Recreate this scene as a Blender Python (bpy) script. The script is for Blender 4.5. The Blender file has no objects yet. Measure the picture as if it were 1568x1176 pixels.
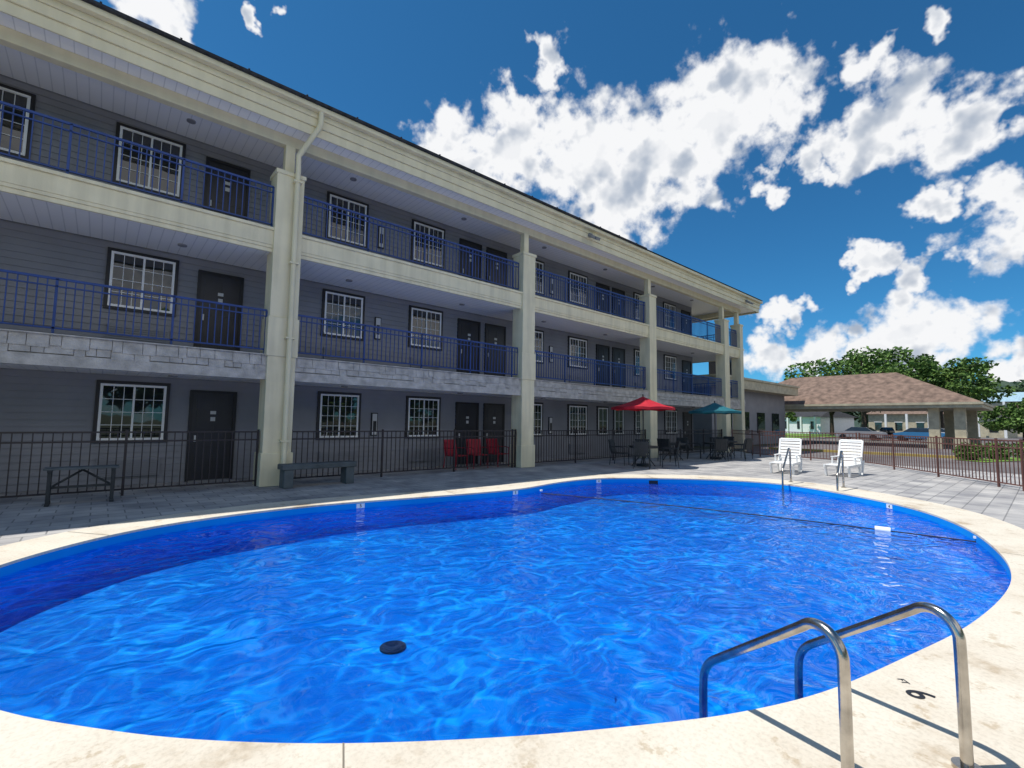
import bpy, bmesh, math, random
from mathutils import Vector, Matrix, noise
random.seed(7)
scene = bpy.context.scene
COL = scene.collection

# ------------------------------------------------------------------ materials
def new_mat(name):
    m = bpy.data.materials.new(name); m.use_nodes = True
    nt = m.node_tree
    return m, nt, nt.nodes['Principled BSDF']

def N(nt, typ, **kw):
    n = nt.nodes.new(typ)
    for k, v in kw.items():
        setattr(n, k, v)
    return n

def mat(name, col, rough=0.6, metal=0.0, var=0.12, scale=3.0, bump=0.0, bscale=40.0, spec=0.5, col2=None, stain=0.0):
    m, nt, b = new_mat(name)
    L = nt.links
    tc = N(nt, 'ShaderNodeTexCoord')
    n1 = N(nt, 'ShaderNodeTexNoise'); n1.inputs['Scale'].default_value = scale; n1.inputs['Detail'].default_value = 5
    L.new(tc.outputs['Object'], n1.inputs['Vector'])
    ramp = N(nt, 'ShaderNodeValToRGB')
    c2 = col2 if col2 else tuple(max(0, c*(1-var*2)) for c in col)
    c1 = col if col2 else tuple(min(1, c*(1+var)) for c in col)
    ramp.color_ramp.elements[0].position = 0.3; ramp.color_ramp.elements[1].position = 0.7
    ramp.color_ramp.elements[0].color = (*c2, 1); ramp.color_ramp.elements[1].color = (*c1, 1)
    L.new(n1.outputs['Fac'], ramp.inputs['Fac'])
    out = ramp.outputs['Color']
    if stain > 0:
        n3 = N(nt, 'ShaderNodeTexNoise'); n3.inputs['Scale'].default_value = 1.3; n3.inputs['Detail'].default_value = 6
        mp = N(nt, 'ShaderNodeMapping'); mp.inputs['Scale'].default_value = (4, 4, 0.4)
        L.new(tc.outputs['Object'], mp.inputs['Vector']); L.new(mp.outputs[0], n3.inputs['Vector'])
        r3 = N(nt, 'ShaderNodeValToRGB')
        r3.color_ramp.elements[0].position = 0.35; r3.color_ramp.elements[1].position = 0.6
        r3.color_ramp.elements[0].color = (1-stain, 1-stain, 1-stain*1.05, 1); r3.color_ramp.elements[1].color = (1, 1, 1, 1)
        L.new(n3.outputs['Fac'], r3.inputs['Fac'])
        mx = N(nt, 'ShaderNodeMix', data_type='RGBA', blend_type='MULTIPLY'); mx.inputs[0].default_value = 1
        L.new(out, mx.inputs[6]); L.new(r3.outputs['Color'], mx.inputs[7]); out = mx.outputs[2]
    L.new(out, b.inputs['Base Color'])
    b.inputs['Roughness'].default_value = rough
    b.inputs['Metallic'].default_value = metal
    b.inputs['Specular IOR Level'].default_value = spec
    if bump > 0:
        n2 = N(nt, 'ShaderNodeTexNoise'); n2.inputs['Scale'].default_value = bscale; n2.inputs['Detail'].default_value = 3
        L.new(tc.outputs['Object'], n2.inputs['Vector'])
        bp = N(nt, 'ShaderNodeBump'); bp.inputs['Strength'].default_value = bump; bp.inputs['Distance'].default_value = 0.02
        L.new(n2.outputs['Fac'], bp.inputs['Height']); L.new(bp.outputs[0], b.inputs['Normal'])
    return m

M = {}
M['cream'] = mat('cream_paint', (0.86, 0.77, 0.54), 0.6, var=0.04, scale=2, bump=0.12, bscale=60, stain=0.14)
M['creamtrim'] = mat('cream_trim', (0.82, 0.73, 0.50), 0.5, var=0.04, scale=2, stain=0.08)
M['siding'] = mat('grey_siding', (0.25, 0.255, 0.285), 0.6, var=0.06, scale=1.5)
M['black'] = mat('black_trim', (0.014, 0.014, 0.018), 0.45)
M['door'] = mat('door_paint', (0.026, 0.026, 0.034), 0.4)
M['white'] = mat('white_vinyl', (0.9, 0.9, 0.9), 0.4, var=0.03)
M['rail'] = mat('navy_blue_railing', (0.010, 0.055, 0.24), 0.4)
M['fence'] = mat('black_fence_paint', (0.03, 0.022, 0.026), 0.45)
M['fenceb'] = mat('brown_fence_paint', (0.15, 0.065, 0.055), 0.5)
M['shake'] = mat('grey_shakes', (0.50, 0.475, 0.45), 0.85, var=0.16, scale=5, bump=0.5, bscale=30)
M['roofdark'] = mat('roof_shingle_dark', (0.04, 0.04, 0.045), 0.9, var=0.3, scale=8)
M['joint'] = mat('deck_joint_filler', (0.22, 0.19, 0.15), 0.9)
M['concrete_grey'] = mat('walkway_concrete', (0.3, 0.3, 0.29), 0.85, var=0.15)
M['metalgrey'] = mat('grey_metal', (0.25, 0.25, 0.26), 0.5)
M['steel'] = mat('stainless_steel', (0.50, 0.465, 0.42), 0.22, metal=1.0, var=0.18, scale=9, bump=0.05, bscale=60)
M['bench'] = mat('bench_dark', (0.03, 0.035, 0.04), 0.6)
M['benchtop'] = mat('bench_grey', (0.10, 0.12, 0.13), 0.6, var=0.2)
M['plastic'] = mat('white_plastic', (0.85, 0.85, 0.84), 0.35, var=0.03)
M['red'] = mat('red_canvas', (0.5, 0.008, 0.025), 0.8)
M['redchair'] = mat('red_sling', (0.38, 0.01, 0.03), 0.6)
M['teal'] = mat('teal_canvas', (0.008, 0.14, 0.18), 0.8)
M['plate'] = mat('sign_plate', (0.6, 0.6, 0.6), 0.5, var=0.02)

def soffit_mat():
    m, nt, b = new_mat('vinyl_soffit'); L = nt.links
    tc = N(nt, 'ShaderNodeTexCoord')
    w = N(nt, 'ShaderNodeTexWave', wave_type='BANDS', bands_direction='X', wave_profile='SAW'); w.inputs['Scale'].default_value = 1.6
    L.new(tc.outputs['Object'], w.inputs['Vector'])
    r = N(nt, 'ShaderNodeValToRGB')
    e = r.color_ramp.elements
    e[0].position = 0; e[0].color = (0.58, 0.58, 0.60, 1); e[1].position = 0.12; e[1].color = (0.88, 0.87, 0.87, 1)
    L.new(w.outputs['Fac'], r.inputs['Fac']); L.new(r.outputs[0], b.inputs['Base Color'])
    b.inputs['Roughness'].default_value = 0.5
    return m
M['soffit'] = soffit_mat()

def glass_mat():
    m, nt, b = new_mat('window_glass'); L = nt.links
    tc = N(nt, 'ShaderNodeTexCoord')
    n = N(nt, 'ShaderNodeTexNoise'); n.inputs['Scale'].default_value = 1.5
    L.new(tc.outputs['Object'], n.inputs['Vector'])
    r = N(nt, 'ShaderNodeValToRGB'); r.color_ramp.elements[0].color = (0.006, 0.008, 0.01, 1); r.color_ramp.elements[1].color = (0.03, 0.035, 0.04, 1)
    L.new(n.outputs['Fac'], r.inputs['Fac']); L.new(r.outputs[0], b.inputs['Base Color'])
    b.inputs['Roughness'].default_value = 0.02
    b.inputs['Specular IOR Level'].default_value = 0.7
    b.inputs['IOR'].default_value = 1.6
    bp = N(nt, 'ShaderNodeBump'); bp.inputs['Strength'].default_value = 0.06; bp.inputs['Distance'].default_value = 0.05
    L.new(n.outputs['Fac'], bp.inputs['Height']); L.new(bp.outputs[0], b.inputs['Normal'])
    return m
M['glass'] = glass_mat()

def concrete_mat():
    m, nt, b = new_mat('cream_pool_deck'); L = nt.links
    tc = N(nt, 'ShaderNodeTexCoord')
    a = N(nt, 'ShaderNodeTexNoise', noise_dimensions='2D'); a.inputs['Scale'].default_value = 1.3; a.inputs['Detail'].default_value = 8; a.inputs['Roughness'].default_value = 0.65
    c = N(nt, 'ShaderNodeTexNoise', noise_dimensions='2D'); c.inputs['Scale'].default_value = 38; c.inputs['Detail'].default_value = 6; c.inputs['Roughness'].default_value = 0.7
    L.new(tc.outputs['Object'], a.inputs['Vector']); L.new(tc.outputs['Object'], c.inputs['Vector'])
    r = N(nt, 'ShaderNodeValToRGB'); e = r.color_ramp.elements
    e[0].position = 0.30; e[0].color = (0.50, 0.41, 0.30, 1); e[1].position = 0.58; e[1].color = (0.71, 0.65, 0.545, 1)
    x = e.new(.40); x.color = (0.65, 0.58, 0.475, 1)
    L.new(a.outputs['Fac'], r.inputs['Fac'])
    r2 = N(nt, 'ShaderNodeValToRGB'); e = r2.color_ramp.elements
    e[0].position = 0.25; e[0].color = (0.78, 0.77, 0.75, 1); e[1].position = 0.55; e[1].color = (1, 1, 1, 1)
    L.new(c.outputs['Fac'], r2.inputs['Fac'])
    mx = N(nt, 'ShaderNodeMix', data_type='RGBA', blend_type='MULTIPLY'); mx.inputs[0].default_value = 0.85
    L.new(r.outputs[0], mx.inputs[6]); L.new(r2.outputs[0], mx.inputs[7])
    # sparse worn patches with darker exposed grit
    s = N(nt, 'ShaderNodeTexNoise', noise_dimensions='2D'); s.inputs['Scale'].default_value = 4.5; s.inputs['Detail'].default_value = 9; s.inputs['Roughness'].default_value = .7
    L.new(tc.outputs['Object'], s.inputs['Vector'])
    r3 = N(nt, 'ShaderNodeValToRGB'); e = r3.color_ramp.elements
    e[0].position = 0.33; e[0].color = (0.80, 0.74, 0.66, 1); e[1].position = 0.40; e[1].color = (1, 1, 1, 1)
    L.new(s.outputs['Fac'], r3.inputs['Fac'])
    mx2 = N(nt, 'ShaderNodeMix', data_type='RGBA', blend_type='MULTIPLY'); mx2.inputs[0].default_value = 1
    L.new(mx.outputs[2], mx2.inputs[6]); L.new(r3.outputs[0], mx2.inputs[7])
    L.new(mx2.outputs[2], b.inputs['Base Color'])
    b.inputs['Roughness'].default_value = 0.85
    bp = N(nt, 'ShaderNodeBump'); bp.inputs['Strength'].default_value = 0.3; bp.inputs['Distance'].default_value = 0.008
    L.new(c.outputs['Fac'], bp.inputs['Height']); L.new(bp.outputs[0], b.inputs['Normal'])
    return m
M['deck'] = concrete_mat()

def paver_mat():
    m, nt, b = new_mat('grey_pavers'); L = nt.links
    tc = N(nt, 'ShaderNodeTexCoord')
    br = N(nt, 'ShaderNodeTexBrick'); br.inputs['Scale'].default_value = 1.0
    br.inputs['Brick Width'].default_value = 0.42; br.inputs['Row Height'].default_value = 0.3; br.inputs['Mortar Size'].default_value = 0.010
    br.inputs['Color1'].default_value = (0.34, 0.335, 0.34, 1); br.inputs['Color2'].default_value = (0.47, 0.46, 0.45, 1); br.inputs['Mortar'].default_value = (0.22, 0.22, 0.22, 1)
    br.inputs['Bias'].default_value = 0.1
    L.new(tc.outputs['Object'], br.inputs['Vector'])
    a = N(nt, 'ShaderNodeTexNoise', noise_dimensions='2D'); a.inputs['Scale'].default_value = 1.2; a.inputs['Detail'].default_value = 8
    L.new(tc.outputs['Object'], a.inputs['Vector'])
    r = N(nt, 'ShaderNodeValToRGB'); e = r.color_ramp.elements
    e[0].position = 0.3; e[0].color = (0.65, 0.65, 0.67, 1); e[1].position = 0.65; e[1].color = (1.1, 1.08, 1.05, 1)
    L.new(a.outputs['Fac'], r.inputs['Fac'])
    mx = N(nt, 'ShaderNodeMix', data_type='RGBA', blend_type='MULTIPLY'); mx.inputs[0].default_value = 1
    L.new(br.outputs['Color'], mx.inputs[6]); L.new(r.outputs[0], mx.inputs[7]); L.new(mx.outputs[2], b.inputs['Base Color'])
    b.inputs['Roughness'].default_value = 0.8
    bp = N(nt, 'ShaderNodeBump'); bp.inputs['Strength'].default_value = 0.4; bp.inputs['Distance'].default_value = 0.01; bp.invert = True
    L.new(br.outputs['Fac'], bp.inputs['Height']); L.new(bp.outputs[0], b.inputs['Normal'])
    return m
M['paver'] = paver_mat()
M['asphalt'] = mat('asphalt', (0.16, 0.145, 0.145), 0.9, var=0.2, scale=0.4, bump=0.3, bscale=30)
M['grass'] = mat('grass', (0.16, 0.29, 0.04), 0.9, var=0.25, scale=0.8)
M['soil'] = mat('ground_soil', (0.12, 0.14, 0.07), 0.95, var=0.3, scale=0.1)
M['kerb'] = mat('kerb_concrete', (0.42, 0.41, 0.38), 0.8)
M['paint'] = mat('road_paint', (0.7, 0.7, 0.68), 0.7)
M['yellow'] = mat('yellow_kerb_paint', (0.5, 0.38, 0.1), 0.7)
M['brownroof'] = mat('brown_shingles', (0.21, 0.14, 0.105), 0.9, var=0.25, scale=2.5, bump=0.4, bscale=12)
M['tan'] = mat('tan_paint', (0.55, 0.49, 0.35), 0.7)
M['bark'] = mat('bark', (0.10, 0.07, 0.05), 0.9, var=0.3, scale=6)

def leaf_mat(name, c1, c2, scale=.9, island=.4):
    m, nt, b = new_mat(name); L = nt.links
    g = N(nt, 'ShaderNodeNewGeometry')
    n = N(nt, 'ShaderNodeTexNoise'); n.inputs['Scale'].default_value = scale; n.inputs['Detail'].default_value = 3
    L.new(g.outputs['Position'], n.inputs['Vector'])
    mixf = N(nt, 'ShaderNodeMath', operation='MULTIPLY_ADD'); mixf.inputs[1].default_value = island
    L.new(g.outputs['Random Per Island'], mixf.inputs[0]); L.new(n.outputs['Fac'], mixf.inputs[2])
    r = N(nt, 'ShaderNodeValToRGB'); e = r.color_ramp.elements
    e[0].position = 0.45; e[0].color = (*c1, 1); e[1].position = 0.9; e[1].color = (*c2, 1)
    L.new(mixf.outputs[0], r.inputs['Fac']); L.new(r.outputs[0], b.inputs['Base Color'])
    b.inputs['Roughness'].default_value = 0.6
    b.inputs['Specular IOR Level'].default_value = 0.2
    return m
M['leaf'] = leaf_mat('tree_leaves', (0.035, 0.08, 0.02), (0.15, 0.25, 0.055))
M['leafd'] = leaf_mat('distant_foliage', (0.03, 0.06, 0.025), (0.09, 0.14, 0.06), .5)
M['leafh'] = leaf_mat('hill_foliage', (0.035, 0.06, 0.04), (0.08, 0.115, 0.07), .12, .1)

# ------------------------------------------------------------------ mesh helper
class MB:
    def __init__(s): s.v = []; s.f = []; s.m = []
    def quad(s, pts, mi=0):
        i = len(s.v); s.v += [tuple(p) for p in pts]; s.f.append(tuple(range(i, i+len(pts)))); s.m.append(mi)
    def box(s, x0, x1, y0, y1, z0, z1, mi=0):
        i = len(s.v)
        s.v += [(x0,y0,z0),(x1,y0,z0),(x1,y1,z0),(x0,y1,z0),(x0,y0,z1),(x1,y0,z1),(x1,y1,z1),(x0,y1,z1)]
        for f in ((0,3,2,1),(4,5,6,7),(0,1,5,4),(1,2,6,5),(2,3,7,6),(3,0,4,7)):
            s.f.append(tuple(i+a for a in f)); s.m.append(mi)
    def obox(s, c, ax, ay, az, mi=0):
        c, ax, ay, az = Vector(c), Vector(ax), Vector(ay), Vector(az)
        i = len(s.v)
        for sz in (-1, 1):
            for sx, sy in ((-1,-1),(1,-1),(1,1),(-1,1)):
                s.v.append(tuple(c+ax*sx+ay*sy+az*sz))
        for f in ((0,3,2,1),(4,5,6,7),(0,1,5,4),(1,2,6,5),(2,3,7,6),(3,0,4,7)):
            s.f.append(tuple(i+a for a in f)); s.m.append(mi)
    def tube(s, path, r, seg=10, mi=0, r2=None):
        path = [Vector(p) for p in path]; n = len(path)
        t0 = (path[1]-path[0]).normalized()
        up = Vector((0,0,1)) if abs(t0.z) < 0.9 else Vector((1,0,0))
        a = t0.cross(up).normalized()
        rings = []
        for k, p in enumerate(path):
            if k == 0: t = path[1]-path[0]
            elif k == n-1: t = path[-1]-path[-2]
            else: t = (path[k+1]-path[k]).normalized()+(path[k]-path[k-1]).normalized()
            t.normalize()
            a = (a - t*a.dot(t)).normalized(); b = t.cross(a)
            rr = r if r2 is None else r+(r2-r)*k/(n-1)
            i = len(s.v); rings.append(i)
            for j in range(seg):
                an = 2*math.pi*j/seg
                s.v.append(tuple(p+(a*math.cos(an)+b*math.sin(an))*rr))
        for k in range(n-1):
            for j in range(seg):
                s.f.append((rings[k]+j, rings[k]+(j+1)%seg, rings[k+1]+(j+1)%seg, rings[k+1]+j)); s.m.append(mi)
        s.f.append(tuple(rings[0]+j for j in reversed(range(seg)))); s.m.append(mi)
        s.f.append(tuple(rings[-1]+j for j in range(seg))); s.m.append(mi)
    def done(s, name, mats, parent=None, bevel=0, smooth=False, loc=None, rotz=0):
        me = bpy.data.meshes.new(name); me.from_pydata(s.v, [], s.f)
        for m in mats: me.materials.append(m)
        me.polygons.foreach_set('material_index', s.m)
        me.update()
        o = bpy.data.objects.new(name, me); COL.objects.link(o)
        if parent: o.parent = parent
        if loc: o.location = loc
        o.rotation_euler[2] = rotz
        if smooth:
            me.polygons.foreach_set('use_smooth', [True]*len(me.polygons))
            md = o.modifiers.new('es', 'EDGE_SPLIT'); md.split_angle = math.radians(40)
        if bevel:
            b = o.modifiers.new('bevel', 'BEVEL'); b.width = bevel; b.segments = 2; b.limit_method = 'ANGLE'
        return o

def empty(name, loc=(0,0,0), rotz=0):
    e = bpy.data.objects.new(name, None); e.location = loc; e.rotation_euler[2] = rotz; COL.objects.link(e); return e

# ------------------------------------------------------------------ pool outline
P = [(-.67,7.22),(.2,8.15),(1.21,8.6),(2.5,8.78),(3.80,8.68),(5.78,8.31),(7.50,8.15),(8.99,8.45),(10.6,8.4),(11.94,7.51),(13.2,6.2),(13.75,4.72),
     (12.95,3.10),(11.86,1.80),(10.3,.95),(8.61,.50),(7.40,.347),(6.34,.37),(5.19,.51),(4.32,.695),(3.34,.93),(2.71,1.18),
     (2.26,1.43),(1.67,1.80),(.99,2.30),(.45,2.79),(.05,3.25),(-.35,3.8),(-.85,4.8),(-1.05,6.1)]
def cr(pts, k=8):
    out = []; n = len(pts)
    for i in range(n):
        p0, p1, p2, p3 = [Vector(pts[(i+j-1) % n]) for j in range(4)]
        for s in range(k):
            t = s/k
            out.append(0.5*((2*p1)+(-p0+p2)*t+(2*p0-5*p1+4*p2-p3)*t*t+(-p0+3*p1-3*p2+p3)*t**3))
    return out
PO = cr(P)
for _ in range(6):
    PO = [(PO[i-1]+PO[i]*2+PO[(i+1) % len(PO)])/4 for i in range(len(PO))]
nP = len(PO)
def nrm(i):
    t = (PO[(i+1) % nP]-PO[i-1]).normalized(); return Vector((-t.y, t.x))
def offset(d): return [PO[i]+nrm(i)*d for i in range(nP)]

def sheet(name, outer, inner, z, m, parent=None):
    bm = bmesh.new(); edges = []
    for loop in [outer]+([inner] if inner else []):
        vs = [bm.verts.new((p[0], p[1], z)) for p in loop]
        for i in range(len(vs)): edges.append(bm.edges.new((vs[i], vs[(i+1) % len(vs)])))
    bmesh.ops.triangle_fill(bm, use_beauty=True, use_dissolve=False, edges=edges, normal=(0,0,1))
    bmesh.ops.recalc_face_normals(bm, faces=bm.faces)
    for f in bm.faces:
        if f.normal.z < 0: f.normal_flip()
    me = bpy.data.meshes.new(name); bm.to_mesh(me); bm.free(); me.materials.append(m)
    o = bpy.data.objects.new(name, me); COL.objects.link(o)
    if parent: o.parent = parent
    return o

hole = offset(0.03)
R = 900
sheet('ground', [(-R,-R),(R,-R),(R,R),(-R,R)], hole, -0.03, M['soil'])
sheet('paver_patio', [(-14,-9),(17,-9),(23.5,0),(24.5,5),(26.6,11),(28.9,12),(28.9,14),(-14,14)], hole, -0.004, M['paver'])
sheet('parking_lot', [(17.2,-9.2),(60,-40),(160,-40),(160,60),(46,60),(46,14.1),(29.1,14.1),(29.1,11.9),(26.8,10.9),(24.7,5),(23.7,0)], None, -0.012, M['asphalt'])

pool = empty('swimming_pool')
offs = []
for i in range(nP):
    p = PO[i]
    w = 0.72 if p.x < 10 else 0.72+0.3*min(1, (p.x-10)/3)
    offs.append(PO[i]+nrm(i)*w)
order = [i for i in range(nP) if (PO[i].y > 5.0 or PO[i].x > 9.2)]
k0 = next(i for i in range(nP) if (i in order) and ((i-1) % nP not in order))
seq = []
i = k0
while i in order:
    seq.append(offs[i]); i = (i+1) % nP
    if len(seq) > nP: break
outer = seq+[Vector((10.9,-2)), Vector((9,-6)), Vector((-6,-6)), Vector((-6,4.2))]
sheet('coping', outer, offset(0.0), 0.0, M['deck'], pool)
mb = MB()
for i in range(nP):
    a = PO[i]; b = PO[(i+1) % nP]
    mb.quad([(a.x,a.y,0),(b.x,b.y,0),(b.x,b.y,-0.03),(a.x,a.y,-0.03)], 0)
for i in range(len(outer)):
    a = outer[i]; b = outer[(i+1) % len(outer)]
    mb.quad([(a.x,a.y,0),(a.x,a.y,-0.006),(b.x,b.y,-0.006),(b.x,b.y,0)], 0)
mb.done('coping_edge', [M['deck']], pool, smooth=True)

def liner_mat():
    m, nt, b = new_mat('blue_pool_liner'); L = nt.links
    tc = N(nt, 'ShaderNodeTexCoord')
    a = N(nt, 'ShaderNodeTexNoise'); a.inputs['Scale'].default_value = 0.5; a.inputs['Detail'].default_value = 3
    L.new(tc.outputs['Object'], a.inputs['Vector'])
    r = N(nt, 'ShaderNodeValToRGB'); e = r.color_ramp.elements
    e[0].position = 0.3; e[0].color = (0.001, 0.24, 0.68, 1); e[1].position = 0.7; e[1].color = (0.002, 0.32, 0.82, 1)
    L.new(a.outputs['Fac'], r.inputs['Fac']); L.new(r.outputs[0], b.inputs['Base Color'])
    b.inputs['Roughness'].default_value = 0.7
    b.inputs['Specular IOR Level'].default_value = 0.1
    return m
M['liner'] = liner_mat()
DEP = -0.58
mb = MB()
ins = offset(-0.15)
for i in range(nP):
    a = PO[i]; b = PO[(i+1) % nP]; c = ins[i]; d = ins[(i+1) % nP]
    mb.quad([(a.x,a.y,-0.03),(b.x,b.y,-0.03),(b.x,b.y,DEP+.12),(a.x,a.y,DEP+.12)], 0)
    mb.quad([(a.x,a.y,DEP+.12),(b.x,b.y,DEP+.12),(d.x,d.y,DEP),(c.x,c.y,DEP)], 0)
mb.done('liner_wall', [M['liner']], pool, smooth=True)
sheet('liner_floor', ins, None, DEP, M['liner'], pool)

def water_mat():
    m = bpy.data.materials.new('pool_water'); m.use_nodes = True; nt = m.node_tree; L = nt.links
    nt.nodes.clear()
    out = N(nt, 'ShaderNodeOutputMaterial')
    tc = N(nt, 'ShaderNodeTexCoord')
    n0 = N(nt, 'ShaderNodeTexNoise', noise_dimensions='2D'); n0.inputs['Scale'].default_value = 1.5; n0.inputs['Detail'].default_value = 2
    L.new(tc.outputs['Object'], n0.inputs['Vector'])
    sb = N(nt, 'ShaderNodeVectorMath', operation='SUBTRACT'); sb.inputs[1].default_value = (.5,.5,.5); L.new(n0.outputs['Color'], sb.inputs[0])
    sc = N(nt, 'ShaderNodeVectorMath', operation='SCALE'); sc.inputs['Scale'].default_value = 0.8; L.new(sb.outputs[0], sc.inputs[0])
    wp = N(nt, 'ShaderNodeVectorMath', operation='ADD'); L.new(tc.outputs['Object'], wp.inputs[0]); L.new(sc.outputs[0], wp.inputs[1])
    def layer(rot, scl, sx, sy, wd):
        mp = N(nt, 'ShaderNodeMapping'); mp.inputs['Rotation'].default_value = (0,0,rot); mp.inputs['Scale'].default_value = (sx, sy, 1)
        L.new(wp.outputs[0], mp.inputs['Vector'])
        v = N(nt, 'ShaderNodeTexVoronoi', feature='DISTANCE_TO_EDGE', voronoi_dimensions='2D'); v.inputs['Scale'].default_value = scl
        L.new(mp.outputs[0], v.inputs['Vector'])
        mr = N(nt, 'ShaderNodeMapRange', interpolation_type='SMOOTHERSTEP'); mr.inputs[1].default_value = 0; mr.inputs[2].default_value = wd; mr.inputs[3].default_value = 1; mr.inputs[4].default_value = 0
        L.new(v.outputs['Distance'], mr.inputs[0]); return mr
    a = layer(.5, 2.2, 1.0, 1.6, .17); c = layer(1.1, 3.9, 1.0, 1.4, .24)  # caustic light lines painted into the water's transmission colour
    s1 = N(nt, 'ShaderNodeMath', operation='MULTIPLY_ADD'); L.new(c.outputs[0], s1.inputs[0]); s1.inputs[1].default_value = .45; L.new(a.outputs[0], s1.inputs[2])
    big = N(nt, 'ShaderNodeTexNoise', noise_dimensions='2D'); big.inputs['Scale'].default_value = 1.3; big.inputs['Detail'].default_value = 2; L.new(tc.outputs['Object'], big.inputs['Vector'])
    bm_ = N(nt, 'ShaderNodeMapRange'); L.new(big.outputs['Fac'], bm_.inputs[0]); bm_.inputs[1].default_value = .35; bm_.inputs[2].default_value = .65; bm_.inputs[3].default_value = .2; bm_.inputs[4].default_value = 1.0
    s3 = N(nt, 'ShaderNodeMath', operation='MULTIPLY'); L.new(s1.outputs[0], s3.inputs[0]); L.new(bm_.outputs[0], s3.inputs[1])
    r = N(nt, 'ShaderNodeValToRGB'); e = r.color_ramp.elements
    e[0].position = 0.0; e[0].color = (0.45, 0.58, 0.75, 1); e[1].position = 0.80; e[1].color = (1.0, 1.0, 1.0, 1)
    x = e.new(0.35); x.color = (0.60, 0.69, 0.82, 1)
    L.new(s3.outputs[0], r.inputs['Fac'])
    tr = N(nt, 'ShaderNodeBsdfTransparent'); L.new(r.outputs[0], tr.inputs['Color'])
    n1 = N(nt, 'ShaderNodeTexNoise', noise_dimensions='2D'); n1.inputs['Scale'].default_value = 3.0; n1.inputs['Detail'].default_value = 2.5; n1.inputs['Roughness'].default_value=0.45
    mp2 = N(nt, 'ShaderNodeMapping'); mp2.inputs['Rotation'].default_value = (0,0,.5); mp2.inputs['Scale'].default_value = (1, 1.6, 1)
    L.new(wp.outputs[0], mp2.inputs['Vector']); L.new(mp2.outputs[0], n1.inputs['Vector'])
    bp = N(nt, 'ShaderNodeBump'); bp.inputs['Strength'].default_value = 0.6; bp.inputs['Distance'].default_value = 0.09
    L.new(n1.outputs['Fac'], bp.inputs['Height'])
    gl = N(nt, 'ShaderNodeBsdfGlossy'); gl.inputs['Roughness'].default_value = 0.03; gl.inputs['Color'].default_value = (0.9, 0.95, 1, 1)
    L.new(bp.outputs[0], gl.inputs['Normal'])
    fr = N(nt, 'ShaderNodeFresnel'); fr.inputs['IOR'].default_value = 1.33; L.new(bp.outputs[0], fr.inputs['Normal'])
    mx = N(nt, 'ShaderNodeMixShader'); L.new(fr.outputs[0], mx.inputs[0]); L.new(tr.outputs[0], mx.inputs[1]); L.new(gl.outputs[0], mx.inputs[2])
    L.new(mx.outputs[0], out.inputs['Surface'])
    return m
M['water'] = water_mat()
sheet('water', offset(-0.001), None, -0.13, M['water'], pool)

mb = MB()
mb.tube([(2.20,4.15,DEP+.004),(2.20,4.15,DEP+.02)], 0.12, 24)
mb.done('main_drain', [M['black']], pool)
mb = MB()
def joint(a, b, w=0.006, z=0.003):
    a = Vector(a); b = Vector(b); d = (b-a).normalized(); n = Vector((-d.y, d.x))*w
    mb.quad([(*(a+n), z), (*(a-n), z), (*(b-n), z), (*(b+n), z)])
joint((.98,2.31), (.62,1.4), .004)
joint((8.6,.49), (8.7,-1.5), .005)
for (x, y) in ((11.9,7.5),(5.8,8.3),(0.2,8.15),(13.6,4.2),(11.8,1.75)):
    i = min(range(nP), key=lambda i: (PO[i]-Vector((x,y))).length); joint(PO[i], PO[i]+nrm(i)*.7, .005)
mb.done('deck_joints', [M['joint']], pool)

def text(name, s, size, loc, rot, m, parent):
    c = bpy.data.curves.new(name, 'FONT'); c.body = s; c.size = size; c.align_x = 'CENTER'; c.align_y = 'CENTER'; c.offset = size*.012
    o = bpy.data.objects.new(name+'_tmp', c); COL.objects.link(o)
    dg = bpy.context.evaluated_depsgraph_get(); me = bpy.data.meshes.new_from_object(o.evaluated_get(dg))
    bpy.data.objects.remove(o)
    ob = bpy.data.objects.new(name, me); me.materials.clear(); me.materials.append(m); COL.objects.link(ob)
    ob.location = loc; ob.rotation_euler = rot; ob.parent = parent; return ob
dm = empty('depth_marker')
text('numeral', '6', 0.20, (3.68,0.58,0.004), (0,0,math.radians(-135)), M['black'], dm)
text('unit', 'FT', 0.055, (3.79,0.67,0.004), (0,0,math.radians(-135)), M['black'], dm)
def wall_marker(i, s):
    p = PO[i]-nrm(i)*0.006; n = nrm(i); ang = math.atan2(n.y, n.x)-math.pi/2
    e = empty('depth_marker_tile', (p.x, p.y, -0.082), ang)
    b = MB(); b.box(-.075,.075,-.002,.002,-.042,.042); b.done('tile', [M['white']], e)
    text('numeral', s, 0.085, (0,-.006,0), (math.pi/2,0,0), M['black'], e)
def nearest(x, y): return min(range(nP), key=lambda i: (PO[i]-Vector((x,y))).length)
wall_marker(nearest(3.80,8.68), '5'); wall_marker(nearest(7.2,8.15), '5'); wall_marker(nearest(10.6,8.4), '4'); wall_marker(nearest(12.3,2.3), '4')

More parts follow.
